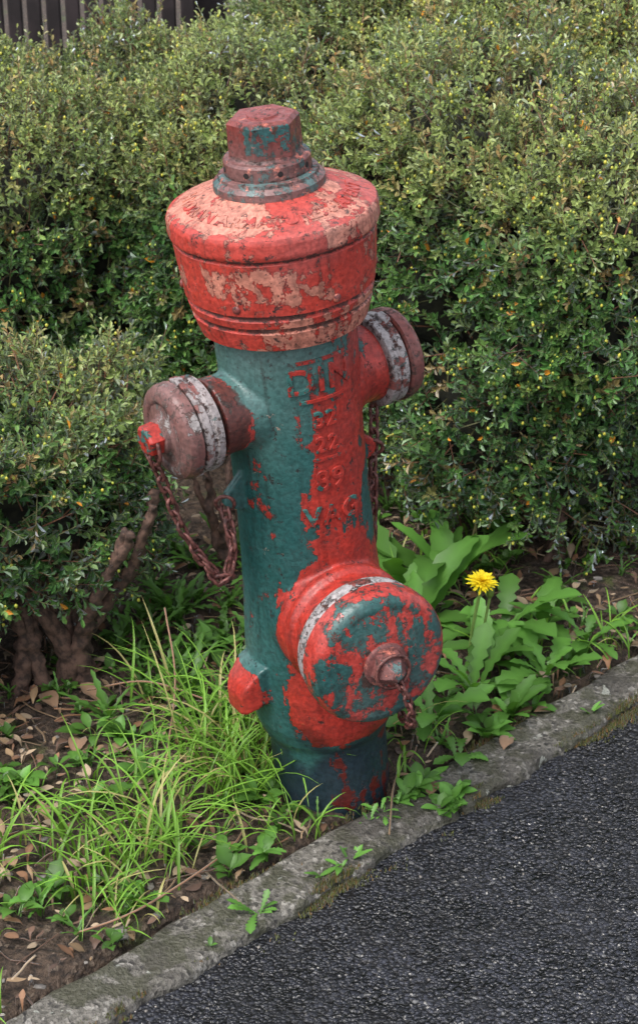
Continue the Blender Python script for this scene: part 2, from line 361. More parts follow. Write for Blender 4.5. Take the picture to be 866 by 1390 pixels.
def catmull(pts,n=40):
    pts=[Vector(p) for p in pts]; pts=[pts[0]*2-pts[1]]+pts+[pts[-1]*2-pts[-2]]; out=[]
    for i in range(1,len(pts)-2):
        a,b,c,d=pts[i-1:i+3]
        for k in range(n):
            t=k/n; out.append(.5*((2*b)+(c-a)*t+(2*a-5*b+4*c-d)*t*t+(3*b-a-3*c+d)*t**3))
    out.append(pts[-2]); return out
def tube(path,rad,seg=8,cyc=False):
    V=[];F=[]; n=len(path); prev=None
    for i,p in enumerate(path):
        if cyc: tg=(path[(i+1)%n]-path[i-1]).normalized()
        else: tg=(path[min(i+1,n-1)]-path[max(i-1,0)]).normalized()
        if prev is None: 
            prev=tg.orthogonal().normalized()
        prev=(prev-tg*prev.dot(tg)).normalized(); b=tg.cross(prev)
        r=rad[i] if isinstance(rad,(list,np.ndarray)) else rad
        for k in range(seg):
            t=2*math.pi*k/seg; V.append(p+(prev*math.cos(t)+b*math.sin(t))*r)
    for i in range(n if cyc else n-1):
        j=(i+1)%n
        for k in range(seg): F.append((i*seg+k,i*seg+(k+1)%seg,j*seg+(k+1)%seg,j*seg+k))
    if not cyc: F.append(tuple(range(seg-1,-1,-1))); F.append(tuple((n-1)*seg+k for k in range(seg)))
    return V,F
def chain(name,pts,ll=.026,wire=.0027,wid=.0085):
    path=catmull(pts); acc=[0]
    for a,b in zip(path,path[1:]): acc.append(acc[-1]+(b-a).length)
    pitch=ll-2*wire*1.15; n=int(acc[-1]/pitch); V=[];F=[]; prev=None
    def at(s):
        i=min(max(int(np.searchsorted(acc,s))-1,0),len(path)-2); t=(s-acc[i])/max(acc[i+1]-acc[i],1e-9); return path[i].lerp(path[i+1],t)
    for i in range(n):
        c=at((i+.5)*pitch); tg=(at(min((i+1)*pitch,acc[-1]))-at(i*pitch)).normalized()
        if prev is None: prev=tg.orthogonal().normalized()
        prev=(prev-tg*prev.dot(tg)).normalized(); b=tg.cross(prev)
        an=random.uniform(-.3,.3)+(math.pi/2 if i%2 else 0); side=prev*math.cos(an)+b*math.sin(an)
        loop=[]; h=ll/2-wid
        for k in range(20):
            t=2*math.pi*k/20; x=math.cos(t)*(wid-wire*.3); y=math.sin(t)*(wid); y+= h if math.sin(t)>0 else -h
            loop.append(c+side*x*.8+tg*y)
        v,f=tube(loop,wire,8,True); o=len(V); V+=v; F+=[tuple(q+o for q in ff) for ff in f]
    return mk(name,V,F,M_chain,hyd)
cb=Vector((0,0,ZO))+d2*.226
chain('chain_near',[cb+Vector((0,-.002,-.024)),(-.178,-.115,.580),(-.165,-.112,.520),(-.142,-.106,.462),(-.118,-.098,.430),(-.104,-.086,.458),(-.104,-.078,.500),(-.108,-.066,.528)])
chain('chain_near_doubled',[(-.150,-.108,.478),(-.128,-.104,.432),(-.112,-.098,.426),(-.100,-.090,.47),(-.105,-.074,.52)])
chain('chain_far',[(.112,.11,.60),(.106,.090,.52),(.090,.065,.42),(.090,.055,.37),(.097,.060,.42),(.104,.068,.52)])
bo=Vector((0,0,ZB))+db*.252
chain('chain_large',[bo+Vector((.004,-.004,-.010)),bo+Vector((.016,-.006,-.040)),bo+Vector((.020,.0,-.075)),bo+Vector((.020,.02,-.105)),bo+Vector((.010,.06,-.125)),bo+Vector((-.01,.12,-.12)),(.07,-.07,.205)],.021,.0024,.007)
def torus(name,c,nrm,R_,r_):
    a,b,_=basis(nrm); c=Vector(c); lp=[c+(a*math.cos(t)+b*math.sin(t))*R_ for t in [2*math.pi*k/24 for k in range(24)]]
    v,f=tube(lp,r_,8,True); mk(name,v,f,M_chain,hyd)
torus('shackle_near',(-.106,-.068,.530),(0,1,.2),.013,.003)
torus('shackle_far',(.106,.068,.530),(0,1,.2),.013,.003)
torus('bolt_ring_near',cb+Vector((0,0,-.012)),d2,.0245,.003)
torus('bolt_ring_large',bo+Vector((0,0,0)),db,.0255,.0028)

# ================================================================ GROUND
m_in=np.arange(-1.3,1.3001,.0125)
outer=1.3*np.power(1.16,np.arange(1,34)); outer=outer[outer<160]
gx=np.concatenate([-outer[::-1],m_in,outer]); gy=gx.copy()
X,Y=np.meshgrid(gx,gy,indexing='ij'); S=X*NN[0]+Y*NN[1]
g1=Noise(1,.45,3); g2=Noise(2,.06,3)
def soilh(PP): return -.012+g1(PP)*.010+g2(PP)*.0045+.018*np.exp(-((PP[:,0]-.0)**2+(PP[:,1]-.02)**2)/.02)
PP=np.stack([X.ravel(),Y.ravel(),0*X.ravel()],1)
Z=soilh(PP).reshape(X.shape)
Z=np.where(S>.07,np.minimum(Z,-.03)-.04*sm(S,.07,.11),Z)
n=len(gx); idx=np.arange(n*n).reshape(n,n)
Fq=np.stack([idx[:-1,:-1].ravel(),idx[1:,:-1].ravel(),idx[1:,1:].ravel(),idx[:-1,1:].ravel()],1)
m,nt,bs=newmat('soil'); tc=nt.nodes.new('ShaderNodeTexCoord'); v=tc.outputs['Object']
na=noise(nt,v,9,4,.6); nb_=noise(nt,v,90,5,.65); vo=vor(nt,v,130)
c=mix(nt,ss(nt,nb_,.35,.65),(.018,.011,.007),(.085,.055,.036))
c=mix(nt,ss(nt,na,.56,.68),c,mix(nt,ss(nt,nb_,.4,.6),(.025,.035,.010),(.07,.08,.02)))
c=mix(nt,math_(nt,'MULTIPLY',ss(nt,vo.outputs['Color'],.80,.83),.7),c,(.15,.11,.08))
nt.links.new(c,bs.inputs['Base Color']); bs.inputs['Roughness'].default_value=.7
nt.links.new(bump(nt,math_(nt,'ADD',nb_,math_(nt,'MULTIPLY',vo.outputs['Distance'],.25)),1.,.013),bs.inputs['Normal'])
mk_np('ground',np.stack([X.ravel(),Y.ravel(),Z.ravel()],1),Fq,m,smooth=True)

# asphalt
m,nt,bs=newmat('wet_asphalt'); tc=nt.nodes.new('ShaderNodeTexCoord'); v=tc.outputs['Object']
wv=N(nt,'ShaderNodeTexNoise',Scale=110.,Detail=1.); nt.links.new(v,wv.inputs['Vector'])
wa=nt.nodes.new('ShaderNodeVectorMath'); wa.operation='MULTIPLY_ADD'; nt.links.new(wv.outputs['Color'],wa.inputs[0]); wa.inputs[1].default_value=(.008,.008,.008); nt.links.new(v,wa.inputs[2]); vw=wa.outputs[0]
v1=vor(nt,vw,165); sep=nt.nodes.new('ShaderNodeSeparateColor'); nt.links.new(v1.outputs['Color'],sep.inputs[0])
v2=vor(nt,v,330); sep2=nt.nodes.new('ShaderNodeSeparateColor'); nt.links.new(v2.outputs['Color'],sep2.inputs[0])
n38=noise(nt,v,36,4,.7)
c=mix(nt,sep.outputs[0],(.007,.008,.011),(.030,.032,.042))
c=mix(nt,ss(nt,sep.outputs[1],.965,.98),c,(.10,.10,.10))
c=mix(nt,ss(nt,sep2.outputs[2],.977,.987),c,(.26,.25,.23))
c=mix(nt,ss(nt,v1.outputs['Distance'],.35,.75),c,(.004,.004,.005))
c=mix(nt,ss(nt,n38,.57,.65,0,.85),c,(.003,.003,.004))
big_n=noise(nt,v,5,4,.65); c=mix(nt,1.,c,ss(nt,big_n,.38,.62,.7,1.35),'MULTIPLY')
nt.links.new(c,bs.inputs['Base Color'])
nt.links.new(ss(nt,noise(nt,v,11,4,.65),.38,.62,.24,.52),bs.inputs['Roughness'])
inv=math_(nt,'SUBTRACT',1.,v1.outputs['Distance'])
hh_=math_(nt,'ADD',math_(nt,'MULTIPLY',inv,ss(nt,sep.outputs[2],0,1,.5,1.4)),math_(nt,'MULTIPLY',n38,-2.0))
nt.links.new(bump(nt,hh_,1.,.0058),bs.inputs['Normal'])
sa=np.concatenate([[.181],np.arange(.19,1.6,.02),1.6*np.power(1.25,np.arange(1,15))]); ta=np.concatenate([-2*np.power(1.3,np.arange(11,0,-1)),np.arange(-2,2.001,.02),2*np.power(1.3,np.arange(1,12))])
T_,S_=np.meshgrid(ta,sa,indexing='ij'); PX=T_*K[0]+S_*NN[0]; PY=T_*K[1]+S_*NN[1]
q=np.stack([PX.ravel(),PY.ravel(),0*PX.ravel()],1); Zr=-.014+Noise(9,.8,2)(q)*.003*sm(S_.ravel(),.2,.4)
a_,b_=len(ta),len(sa); idx=np.arange(a_*b_).reshape(a_,b_)
Fq=np.stack([idx[:-1,:-1].ravel(),idx[:-1,1:].ravel(),idx[1:,1:].ravel(),idx[1:,:-1].ravel()],1)
mk_np('asphalt_road',np.stack([q[:,0],q[:,1],Zr],1),Fq,m,smooth=True)

# kerb
m,nt,bs=newmat('weathered_concrete'); tc=nt.nodes.new('ShaderNodeTexCoord'); v=tc.outputs['Object']
a1=noise(nt,v,14,6,.65); a2=noise(nt,v,120,4,.65); a3=noise(nt,v,5,4,.6); vv=vor(nt,v,160); sep=nt.nodes.new('ShaderNodeSeparateColor'); nt.links.new(vv.outputs['Color'],sep.inputs[0])
c=mix(nt,ss(nt,a2,.35,.65),(.065,.060,.050),(.160,.148,.128))
c=mix(nt,ss(nt,sep.outputs[0],.85,.9),c,(.24,.225,.20))
c=mix(nt,ss(nt,sep.outputs[1],.86,.90),c,(.035,.032,.028))
c=mix(nt,math_(nt,'MULTIPLY',ss(nt,a1,.47,.55),.8),c,(.042,.042,.022))
c=mix(nt,ss(nt,a3,.50,.62,0,.7),c,(.036,.031,.025))
c=mix(nt,ss(nt,noise(nt,v,26,4,.6,.4),.66,.68,0,.75),c,(.30,.31,.27))
nt.links.new(c,bs.inputs['Base Color']); bs.inputs['Roughness'].default_value=.6
nt.links.new(bump(nt,math_(nt,'ADD',math_(nt,'MULTIPLY',vv.outputs['Distance'],.3),math_(nt,'ADD',a2,a1)),1.,.007),bs.inputs['Normal'])
prof=[(.090,-.09),(.0905,-.03),(.091,-.010),(.094,-.003),(.100,.0),(.115,.0),(.13,.0),(.145,.0),(.16,.0),(.172,0),(.180,-.003),(.184,-.008),(.186,-.02),(.187,-.09)]
V=[];Fk=[]; kn=Noise(21,.10,4); kn2=Noise(22,.02,2)
t0=-5.9
while t0<6:
    t1=t0+.990; tt=np.arange(t0,t1+.001,.0095 if abs(t0)<2 else .05); tt[-1]=t1; off=len(V); np_=len(prof)
    dz=random.uniform(-.003,.003)
    for t in tt:
        e=min(t-t0,t1-t); ez=-.008*max(0,1-e/.012)
        for (s,zz) in prof:
            p=np.array([t,s,zz]); d_=float(kn(p)); d2_=float(kn2(p))
            s2=s+ (d_*.0065+d2_*.002)*(1 if abs(s-.138)>.03 else .3); z2=zz+(dz+d_*.0035+d2_*.0013+ez if zz>-.05 else 0)
            x,y=ts(t,s2); V.append((x,y,z2))
    nn=len(tt)
    for i in range(nn-1):
        for j in range(np_-1): Fk.append((off+i*np_+j,off+(i+1)*np_+j,off+(i+1)*np_+j+1,off+i*np_+j+1))
    Fk.append(tuple(off+j for j in range(np_))); Fk.append(tuple(off+(nn-1)*np_+j for j in range(np_-1,-1,-1)))
    t0+=1.0
mk('kerb',V,Fk,m)

# ================================================================ HEDGE
hedge=empty('hedge')
def L_ts(t0,t1,s0,s1,z0,z1,p=4.0):
    x,y=ts((t0+t1)/2,(s0+s1)/2); return (x,y,(z0+z1)/2,(t1-t0)/2,(s1-s0)/2,(z1-z0)/2,43.0,p)
lumps=[L_ts(.60,1.25,-.88,-.06,.02,.80,3.4), L_ts(1.20,2.8,-.47,-.04,.02,.76,3.4), L_ts(1.0,2.8,-1.6,-.55,.02,.87,3.6),
  (-.02,1.48,.35,.48,.45,.375,10,3.0), (-.66,1.49,.32,.50,.41,.36,0,3.2), (-1.45,1.25,.34,.45,.5,.38,15,3.2), (1.05,2.3,.4,.75,.45,.45,10,3.5),
  L_ts(-.62,.18,-.92,-.50,.10,.44,2.8), L_ts(-1.7,-.55,-1.1,-.50,.06,.52,3.2), (-2.3,.5,.36,.7,.6,.42,40,3.2)]
hn=Noise(41,.40,3); hn2=Noise(42,.15,2); cn=Noise(43,.35,3); bn=Noise(44,.22,2)
def fval(lp,P):
    cx,cy,cz,a,b,c,rot,p=lp; r=math.radians(rot); dx=P[:,0]-cx; dy=P[:,1]-cy
    u=dx*math.cos(r)+dy*math.sin(r); w=-dx*math.sin(r)+dy*math.cos(r); h=P[:,2]-cz
    return (np.abs(u/a)**p+np.abs(w/b)**p+np.abs(h/c)**p)**(1/p)
def surf(lp,U,scale=1.):
    cx,cy,cz,a,b,c,rot,p=lp; r=math.radians(rot)
    rr=1/(np.abs(U)**p).sum(1)**(1/p); q=U*rr[:,None]
    nrm=np.sign(q)*np.abs(q)**(p-1)/np.array([a,b,c]); nrm/=np.linalg.norm(nrm,axis=1)[:,None]+1e-9
    q=q*np.array([a,b,c])*scale
    R2=np.array([[math.cos(r),math.sin(r),0],[-math.sin(r),math.cos(r),0],[0,0,1]])
    return q@R2+np.array([cx,cy,cz]), nrm@R2
HA,HB=.052,.030
sp=[];sn=[];sd=[]
for li,lp in enumerate(lumps):
    a,b,c=lp[3:6]; area=4*(a*b*2+a*c*2+b*c*2)*.8
    n=int(area*3900)
    w=np.array([b*c,a*c,a*b]); w=w/w.sum(); ax=rng.choice(3,n,p=w); U=rng.uniform(-1,1,(n,3)); sg=rng.choice([-1,1],n); U[np.arange(n),ax]=sg
    Ps,Ns=surf(lp,U)
    dep=rng.uniform(0,1,n)**1.3*.075
    Pd=Ps+Ns*((hn(Ps)*HA+hn2(Ps)*HB)[:,None])-Ns*dep[:,None]
    keep=(Pd[:,2]>.01)
    keep&= ~((Ns[:,2]<-.3)&(rng.random(n)<.6))
    keep&= ~((Ns[:,1]>.35)&(Ns[:,2]<.35)&(rng.random(n)<.75))
    far=(np.abs(Pd[:,0])>1.1)|(Pd[:,1]>2.1); keep&= ~(far&(rng.random(n)<.68))
    for lj,l2 in enumerate(lumps):
        if lj!=li: keep&= fval(l2,Pd)>.90
    keep&= (Pd[:,0]*NN[0]+Pd[:,1]*NN[1])<.07
    keep&= np.hypot(Pd[:,0]+.0,Pd[:,1])>.17
    low=(Pd[:,2]<.16)&(rng.random(n)<.45); keep&=~low
    gap=(bn(Pd)>.80)&(rng.random(n)<.75); keep&=~gap
    sp.append(Pd[keep]); sn.append(Ns[keep]); sd.append(dep[keep])
sp=np.concatenate(sp); sn=np.concatenate(sn); sd=np.concatenate(sd); ns=len(sp)
up=np.array([0,0,1.])
D=sn*.75+up*.40+rng.normal(size=(ns,3))*.48; D/=np.linalg.norm(D,axis=1)[:,None]
slen=rng.uniform(.035,.07,ns); shoot=(rng.random(ns)<.05)&(sn[:,2]>.1); slen=np.where(shoot,slen*2.0,slen)
A=np.cross(D,rng.normal(size=(ns,3))); A/=np.linalg.norm(A,axis=1)[:,None]; B=np.cross(D,A)
NL=12
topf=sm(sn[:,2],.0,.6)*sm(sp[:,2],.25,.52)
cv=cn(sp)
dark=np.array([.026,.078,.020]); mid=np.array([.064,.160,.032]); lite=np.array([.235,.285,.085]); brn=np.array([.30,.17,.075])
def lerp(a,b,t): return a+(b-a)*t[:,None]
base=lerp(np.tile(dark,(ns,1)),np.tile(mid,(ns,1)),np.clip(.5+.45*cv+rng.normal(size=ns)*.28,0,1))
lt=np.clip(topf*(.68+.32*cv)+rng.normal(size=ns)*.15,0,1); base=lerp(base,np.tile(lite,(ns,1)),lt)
isb=(rng.random(ns)<.03+.15*topf); base=lerp(base,np.tile(brn,(ns,1)),isb*rng.uniform(.3,.85,ns))
LB=[];LD=[];LN=[];LL=[];LW=[];LC=[]
for j in range(NL):
    fr=.12+.88*j/(NL-1); an=j*2.4+rng.uniform(-.4,.4,ns); rad=A*np.cos(an)[:,None]+B*np.sin(an)[:,None]
    el=np.radians(rng.uniform(42,85,ns)*(1-.45*fr))
    ld=D*np.cos(el)[:,None]+rad*np.sin(el)[:,None]; ld+=rng.normal(size=(ns,3))*.12; ld/=np.linalg.norm(ld,axis=1)[:,None]
    nr=D*np.sin(el)[:,None]-rad*np.cos(el)[:,None]+rng.normal(size=(ns,3))*.25
    LB.append(sp+D*(slen*fr)[:,None]); LD.append(ld); LN.append(nr)
    l=rng.uniform(.013,.025,ns)*(1.05-.35*fr)*(1-.15*topf); LL.append(l); LW.append(l*rng.uniform(.18,.26,ns))
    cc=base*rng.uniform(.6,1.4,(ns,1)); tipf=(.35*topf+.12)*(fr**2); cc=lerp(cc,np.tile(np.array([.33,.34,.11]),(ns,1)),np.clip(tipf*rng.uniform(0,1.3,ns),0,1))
    y=rng.random(ns)<.005; cc[y]=np.array([.50,.22,.02])
    LC.append(cc)
def build_leaves(name,LB,LD,LN,LL,LW,LC,mat,parent,fold=.35):
    side=np.cross(LD,LN); side/=np.linalg.norm(side,axis=1)[:,None]; nr=np.cross(side,LD)
    l=LL[:,None]; w=LW[:,None]; n=len(LB)
    V=np.empty((n,6,3)); V[:,0]=LB; V[:,3]=LB+LD*l-nr*l*.10
    for k,(f,wf) in enumerate(((.38,.85),(.74,.92))):
        c=LB+LD*l*f+nr*(l*.04)
        V[:,1+k]=c-side*w*wf+nr*w*fold; V[:,5-k]=c+side*w*wf+nr*w*fold
    i=np.arange(n)[:,None]*6
    F=np.concatenate([i+np.array([[0,3,2,1]]),i+np.array([[0,5,4,3]])])
    return mk_np(name,V.reshape(-1,3),F,mat,parent,np.repeat(LC,6,axis=0))
cat=np.concatenate
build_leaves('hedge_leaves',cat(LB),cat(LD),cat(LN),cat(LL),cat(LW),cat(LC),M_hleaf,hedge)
print('sprigs',ns,'leaves',ns*NL)
n=ns; off=np.array([[1,0],[-.5,.87],[-.5,-.87]]); V=np.empty((n,6,3))
for k in range(3):
    o_=A*off[k,0]+B*off[k,1]; V[:,k]=sp-D*.03+o_*.0014; V[:,3+k]=sp+D*slen[:,None]+o_*.0006
i=np.arange(n)[:,None]*6; F=cat([i+np.array([[a,(a+1)%3,3+(a+1)%3,3+a]]) for a in range(3)])
tc_=np.where((rng.random(n)<.4)[:,None],np.array([.14,.06,.03]),np.array([.10,.10,.035])); mk_np('hedge_twigs',V.reshape(-1,3),F,M_dead,hedge,np.repeat(tc_,6,axis=0))
sel=np.where((sd<.045)&(rng.random(n)<.16+.16*(sp[:,0]>.1))&(sn[:,1]<.3))[0]; nb=len(sel)
ico=bmesh.new(); bmesh.ops.create_icosphere(ico,subdivisions=1,radius=1); iv=np.array([tuple(v.co) for v in ico.verts]); ifc=np.array([[v.index for v in f.verts] for f in ico.faces]); ico.free()
Vb=[];Fb=[];Cb=[]
for r_i in range(2):
    c=sp[sel]+D[sel]*(slen[sel]*rng.uniform(.75,1.1,nb))[:,None]+rng.normal(size=(nb,3))*.006; rad=rng.uniform(.0020,.0034,nb)
    V=c[:,None,:]+iv[None]*rad[:,None,None]*np.array([1,1,1.25]); Fb.append((np.arange(nb)[:,None,None]*12+ifc[None]+r_i*nb*12).reshape(-1,3)); Vb.append(V.reshape(-1,3))
    cc=lerp(np.tile(np.array([.26,.33,.04]),(nb,1)),np.tile(np.array([.48,.42,.05]),(nb,1)),rng.random(nb)); Cb.append(np.repeat(cc,12,axis=0))
mk_np('hedge_berries',cat(Vb),cat(Fb),M_berry,hedge,cat(Cb),True)
M_core,_nt,_b=newmat('hedge_core_filler'); _b.inputs['Roughness'].default_value=.95  # added solid dark filler under the foliage, blocks the view through
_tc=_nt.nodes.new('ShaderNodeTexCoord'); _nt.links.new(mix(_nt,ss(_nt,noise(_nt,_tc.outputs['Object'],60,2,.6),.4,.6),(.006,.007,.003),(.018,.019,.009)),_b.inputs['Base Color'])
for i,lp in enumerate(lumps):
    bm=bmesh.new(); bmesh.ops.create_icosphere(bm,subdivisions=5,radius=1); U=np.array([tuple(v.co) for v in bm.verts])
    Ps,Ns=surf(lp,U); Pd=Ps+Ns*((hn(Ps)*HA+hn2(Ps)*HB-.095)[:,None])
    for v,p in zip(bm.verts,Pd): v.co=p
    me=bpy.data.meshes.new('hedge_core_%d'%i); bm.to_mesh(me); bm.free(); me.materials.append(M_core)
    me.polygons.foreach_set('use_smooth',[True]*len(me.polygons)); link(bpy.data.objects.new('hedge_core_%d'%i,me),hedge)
M_bark=simple('hedge_bark',(.075,.042,.030),.85,70,1.,0,.6)
stn=Noise(77,.05,3)
def stem(name,pts,r0,r1,parent=hedge):
    path=catmull(pts,14); n=len(path); rad=[r0+(r1-r0)*i/n for i in range(n)]
    v,f=tube(path,rad,14); v=[p+Vector((math.sin(p.z*90+p.x*70),math.cos(p.z*80+p.y*90),0))*float(stn(np.array(p)))*.006 for p in v]
    mk(name,v,f,M_bark,parent)
k=0
def bunch(x,y,h=.3,r=.022,n=6,spread=.16):
    global k
    for i in range(n):
        a=random.uniform(0,6.28); q=random.uniform(.3,1)*spread; ex=x+math.cos(a)*q; ey=y+math.sin(a)*q+.05
        stem('hedge_stem_%d'%k,[(x+random.uniform(-.03,.03),y+random.uniform(-.02,.02),-.03),(x+(ex-x)*.15,y+(ey-y)*.2,h*.25),(x+(ex-x)*.6+random.uniform(-.03,.03),y+(ey-y)*.6,h*.6),(ex,ey,h)],r*random.uniform(.45,1),r*.3); k+=1
bunch(-.43,.30,.3,.026,9,.16); bunch(-.50,.27,.3,.018,5,.14); bunch(-.62,.20,.3,.02,5); bunch(-.2,.66,.3,.012,5); bunch(.12,.97,.35,.015,6); bunch(.42,.72,.3,.014,5,.2); bunch(-.95,-.15,.3,.02,5); bunch(.75,.85,.3,.02,5)

# ================================================================ GROUND PLANTS
class MB:
    def __init__(s): s.v=[];s.f=[];s.c=[]
    def ribbon(s,pos,az,el,droop,L,w,widths,fold,col,tipcol=None,twist=0):
        n=len(widths)-1; p=Vector(pos); o=len(s.v); az_=az
        for i in range(n+1):
            e=el-droop*(i/n)**1.2; az_=az+twist*(i/n); d=Vector((math.cos(az_)*math.cos(e),math.sin(az_)*math.cos(e),math.sin(e)))
            sd_=Vector((-math.sin(az_),math.cos(az_),0)); nr=d.cross(sd_)*-1
            if nr.z<0 and abs(e)<1.5: nr=-nr
            ww=w*widths[i]; c=col if tipcol is None else tuple(a+(b-a)*i/n for a,b in zip(col,tipcol))
            wl=ww*random.uniform(.8,1.15)
            s.v+= [p+sd_*wl+nr*fold*ww, p.copy(), p-sd_*ww+nr*fold*ww]; s.c+=[tuple(x*.9 for x in c),tuple(x*1.2 for x in c),c]
            if i<n:
                a=o+i*3; s.f+=[(a,a+1,a+4,a+3),(a+1,a+2,a+5,a+4)]
            p=p+d*(L/n); p.z=max(p.z,.0)
    def make(s,name,mat,parent=None): return mk(name,s.v,s.f,mat,parent,True,s.c)
def gz(x,y):
    s=x*NN[0]+y*NN[1]
    if s>.19: return -.014
    if s>.09: return .0
    return float(soilh(np.array([[x,y,0.]]))[0])
U_=random.uniform
def onsoil(x,y): return x*NN[0]+y*NN[1]<.08 and math.hypot(x,y-.01)>.092
G=MB(); gw=[.55,.9,1,.95,.85,.65,.4,.05]
def tuft(x,y,n,L,sp_=.03,azc=None,azs=3.14):
    for _ in range(n):
        px,py=x+random.gauss(0,sp_),y+random.gauss(0,sp_)
        if not onsoil(px,py): continue
        a=U_(0,6.28) if azc is None else azc+U_(-azs,azs); g=U_(.7,1.3)
        c=(.145*g,.290*g,.036*g) if random.random()<.85 else (.36,.33,.13)
        l=L*U_(.5,1.2)
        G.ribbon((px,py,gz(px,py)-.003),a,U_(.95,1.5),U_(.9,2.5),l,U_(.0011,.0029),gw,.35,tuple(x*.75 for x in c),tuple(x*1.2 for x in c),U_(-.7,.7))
for x,y,n,L in ((-.27,-.20,46,.19),(-.34,-.24,30,.15),(-.13,-.02,54,.22),(-.17,.05,50,.22),(-.12,.09,38,.21),(-.21,.10,28,.20),(-.20,-.05,26,.18),(-.30,-.08,20,.18),(-.37,-.15,24,.17),(-.24,-.14,26,.19),(-.31,-.30,22,.12),
                (-.48,-.12,12,.12),(-.50,-.22,16,.13),(-.08,-.13,12,.10),(-.25,.2,18,.18),(-.14,.17,16,.16),(.10,.12,12,.13),(.02,-.11,8,.08),(.12,.02,8,.10),(-.6,-.45,40,.15),(-.8,-.6,40,.15),(.5,.43,12,.12)):
    tuft(x,y,n,L)
for _ in range(46):
    t=U_(-1.2,1.0); s=U_(-.5,.07); x,y=ts(t,s); tuft(x,y,7,.08,.03)
for _ in range(160):
    t=U_(-5,5); s=U_(-.4,.05)
    if abs(t)<1.2: continue
    x,y=ts(t,s); tuft(x,y,10,.13,.05)
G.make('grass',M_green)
W=MB(); rw=[.12,.55,.9,1,.92,.6,.05]
gc=Noise(61,.16,3)
def weedcol(l=0):
    g=U_(.6,1.35); return (.080*g+l*.03,.185*g+l*.05,.032*g)
def rosette(mb,x,y,n,L,w,widths,colf,el=(.2,.9),droop=(.3,1.),z=None,fold=.25):
    a0=U_(0,6.28)
    for i in range(n):
        a=a0+i*2.4+U_(-.6,.6); l=L*U_(.45,1.15); c=colf()
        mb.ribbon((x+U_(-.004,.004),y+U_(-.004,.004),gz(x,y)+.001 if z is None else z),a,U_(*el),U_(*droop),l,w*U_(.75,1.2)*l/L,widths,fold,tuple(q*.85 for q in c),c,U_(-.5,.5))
stalk=[.08,.08,.1,.5,.95,1,.85,.4,.05]
cnt=0
while cnt<520:
    t=U_(-1.5,1.3); s=U_(-.62,.075); x,y=ts(t,s)
    if not onsoil(x,y): continue
    if float(gc(np.array([x,y,0.])))<U_(-.6,.6): continue
    cnt+=1
    k_=random.random()
    if k_<.5: rosette(W,x,y,random.randint(4,8),U_(.014,.032),.007,rw,weedcol,(.3,1.2))
    elif k_<.75: rosette(W,x,y,random.randint(4,8),U_(.035,.065),.010,stalk,weedcol,(.6,1.3),(.6,1.6))
    else: rosette(W,x,y,random.randint(5,9),U_(.03,.06),.0030,[.3,1,.4,1,.4,1,.4,.8,.1],weedcol,(.4,1.2))
for _ in range(80):
    x,y=U_(-.36,.02),U_(.15,.75); 
    if not onsoil(x,y): continue
    rosette(W,x,y,random.randint(6,10),U_(.05,.11),.008,[.1,.7,.3,.9,.35,1,.4,.8,.3,.5,.05],weedcol,(.7,1.4),(.6,1.5))
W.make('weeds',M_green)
dand=[.10,.14,.30,.20,.48,.30,.70,.42,.92,.58,1.05,.78,.95,.55,.05]
broad=[.12,.2,.5,.8,1,1.02,.95,.78,.5,.05]
jag=[.15,.35,.70,.62,.92,.78,1.05,.85,1.0,.75,.85,.5,.5,.05]
Dn=MB()
def dcol():
    g=U_(.6,1.35); return (.105*g,.250*g,.044*g)
for x,y,n,L,w,wd in ((.235,.245,12,.14,.020,dand),(.16,.13,11,.11,.018,dand),(.36,.29,11,.13,.020,dand),(.15,.45,9,.21,.032,jag),(.21,.60,8,.25,.034,jag),(.30,.42,9,.16,.022,dand),(.37,.45,8,.12,.018,jag),
      (.09,.30,9,.15,.020,dand),(.44,.40,7,.11,.016,dand),(.29,.18,9,.08,.013,jag),(.20,.05,8,.07,.012,dand),(.12,.55,6,.24,.032,jag),(.27,.33,7,.12,.018,jag),(.33,.20,9,.05,.010,rw),(.25,.12,9,.05,.010,rw),(.40,.33,9,.05,.011,rw)):
    rosette(Dn,x,y,n,L,w,wd,dcol,(.45,1.4),(.5,1.8))
for x,y,n,L,w,wd in ((-.27,-.29,6,.05,.009,dand),(-.10,-.18,7,.06,.010,jag),(-.36,-.05,7,.06,.012,jag),(-.29,.02,6,.06,.012,rw),(-.34,.12,9,.05,.013,rw),(-.42,-.28,5,.05,.009,jag),(-.48,0,8,.05,.012,rw)):
    rosette(Dn,x,y,n,L,w,wd,dcol,(.4,1.2),(.4,1.5))
Dn.make('broadleaf_plant',M_green)
Kw=MB()
for x,y,n,L,w,wd in ((-.106,-.317,8,.048,.0065,dand),(-.09,-.305,3,.03,.005,broad),(.179,-.055,16,.034,.009,rw),(.19,-.035,12,.034,.008,rw),(.165,-.075,12,.030,.008,rw),(.185,-.07,10,.028,.007,rw),(.025,-.20,7,.036,.004,jag),(.01,-.215,5,.03,.004,broad),(.035,-.185,6,.025,.0045,rw),
     (-.02,-.235,4,.03,.004,jag),(-.17,-.385,4,.02,.004,rw),(.075,-.09,9,.034,.0035,dand),(.055,-.105,7,.03,.0035,dand),(.10,-.06,9,.032,.005,rw),(.13,-.02,12,.038,.009,rw),(.115,-.04,10,.034,.008,rw),(.14,.0,8,.04,.009,rw),(.42,.18,4,.03,.005,rw)):
    z_=.0 if x*NN[0]+y*NN[1]<.17 else -.012
    rosette(Kw,x,y,n,L,w,wd,dcol,(.1,1.1),(.2,1.2),z_)
Kw.make('kerb_weeds',M_green)

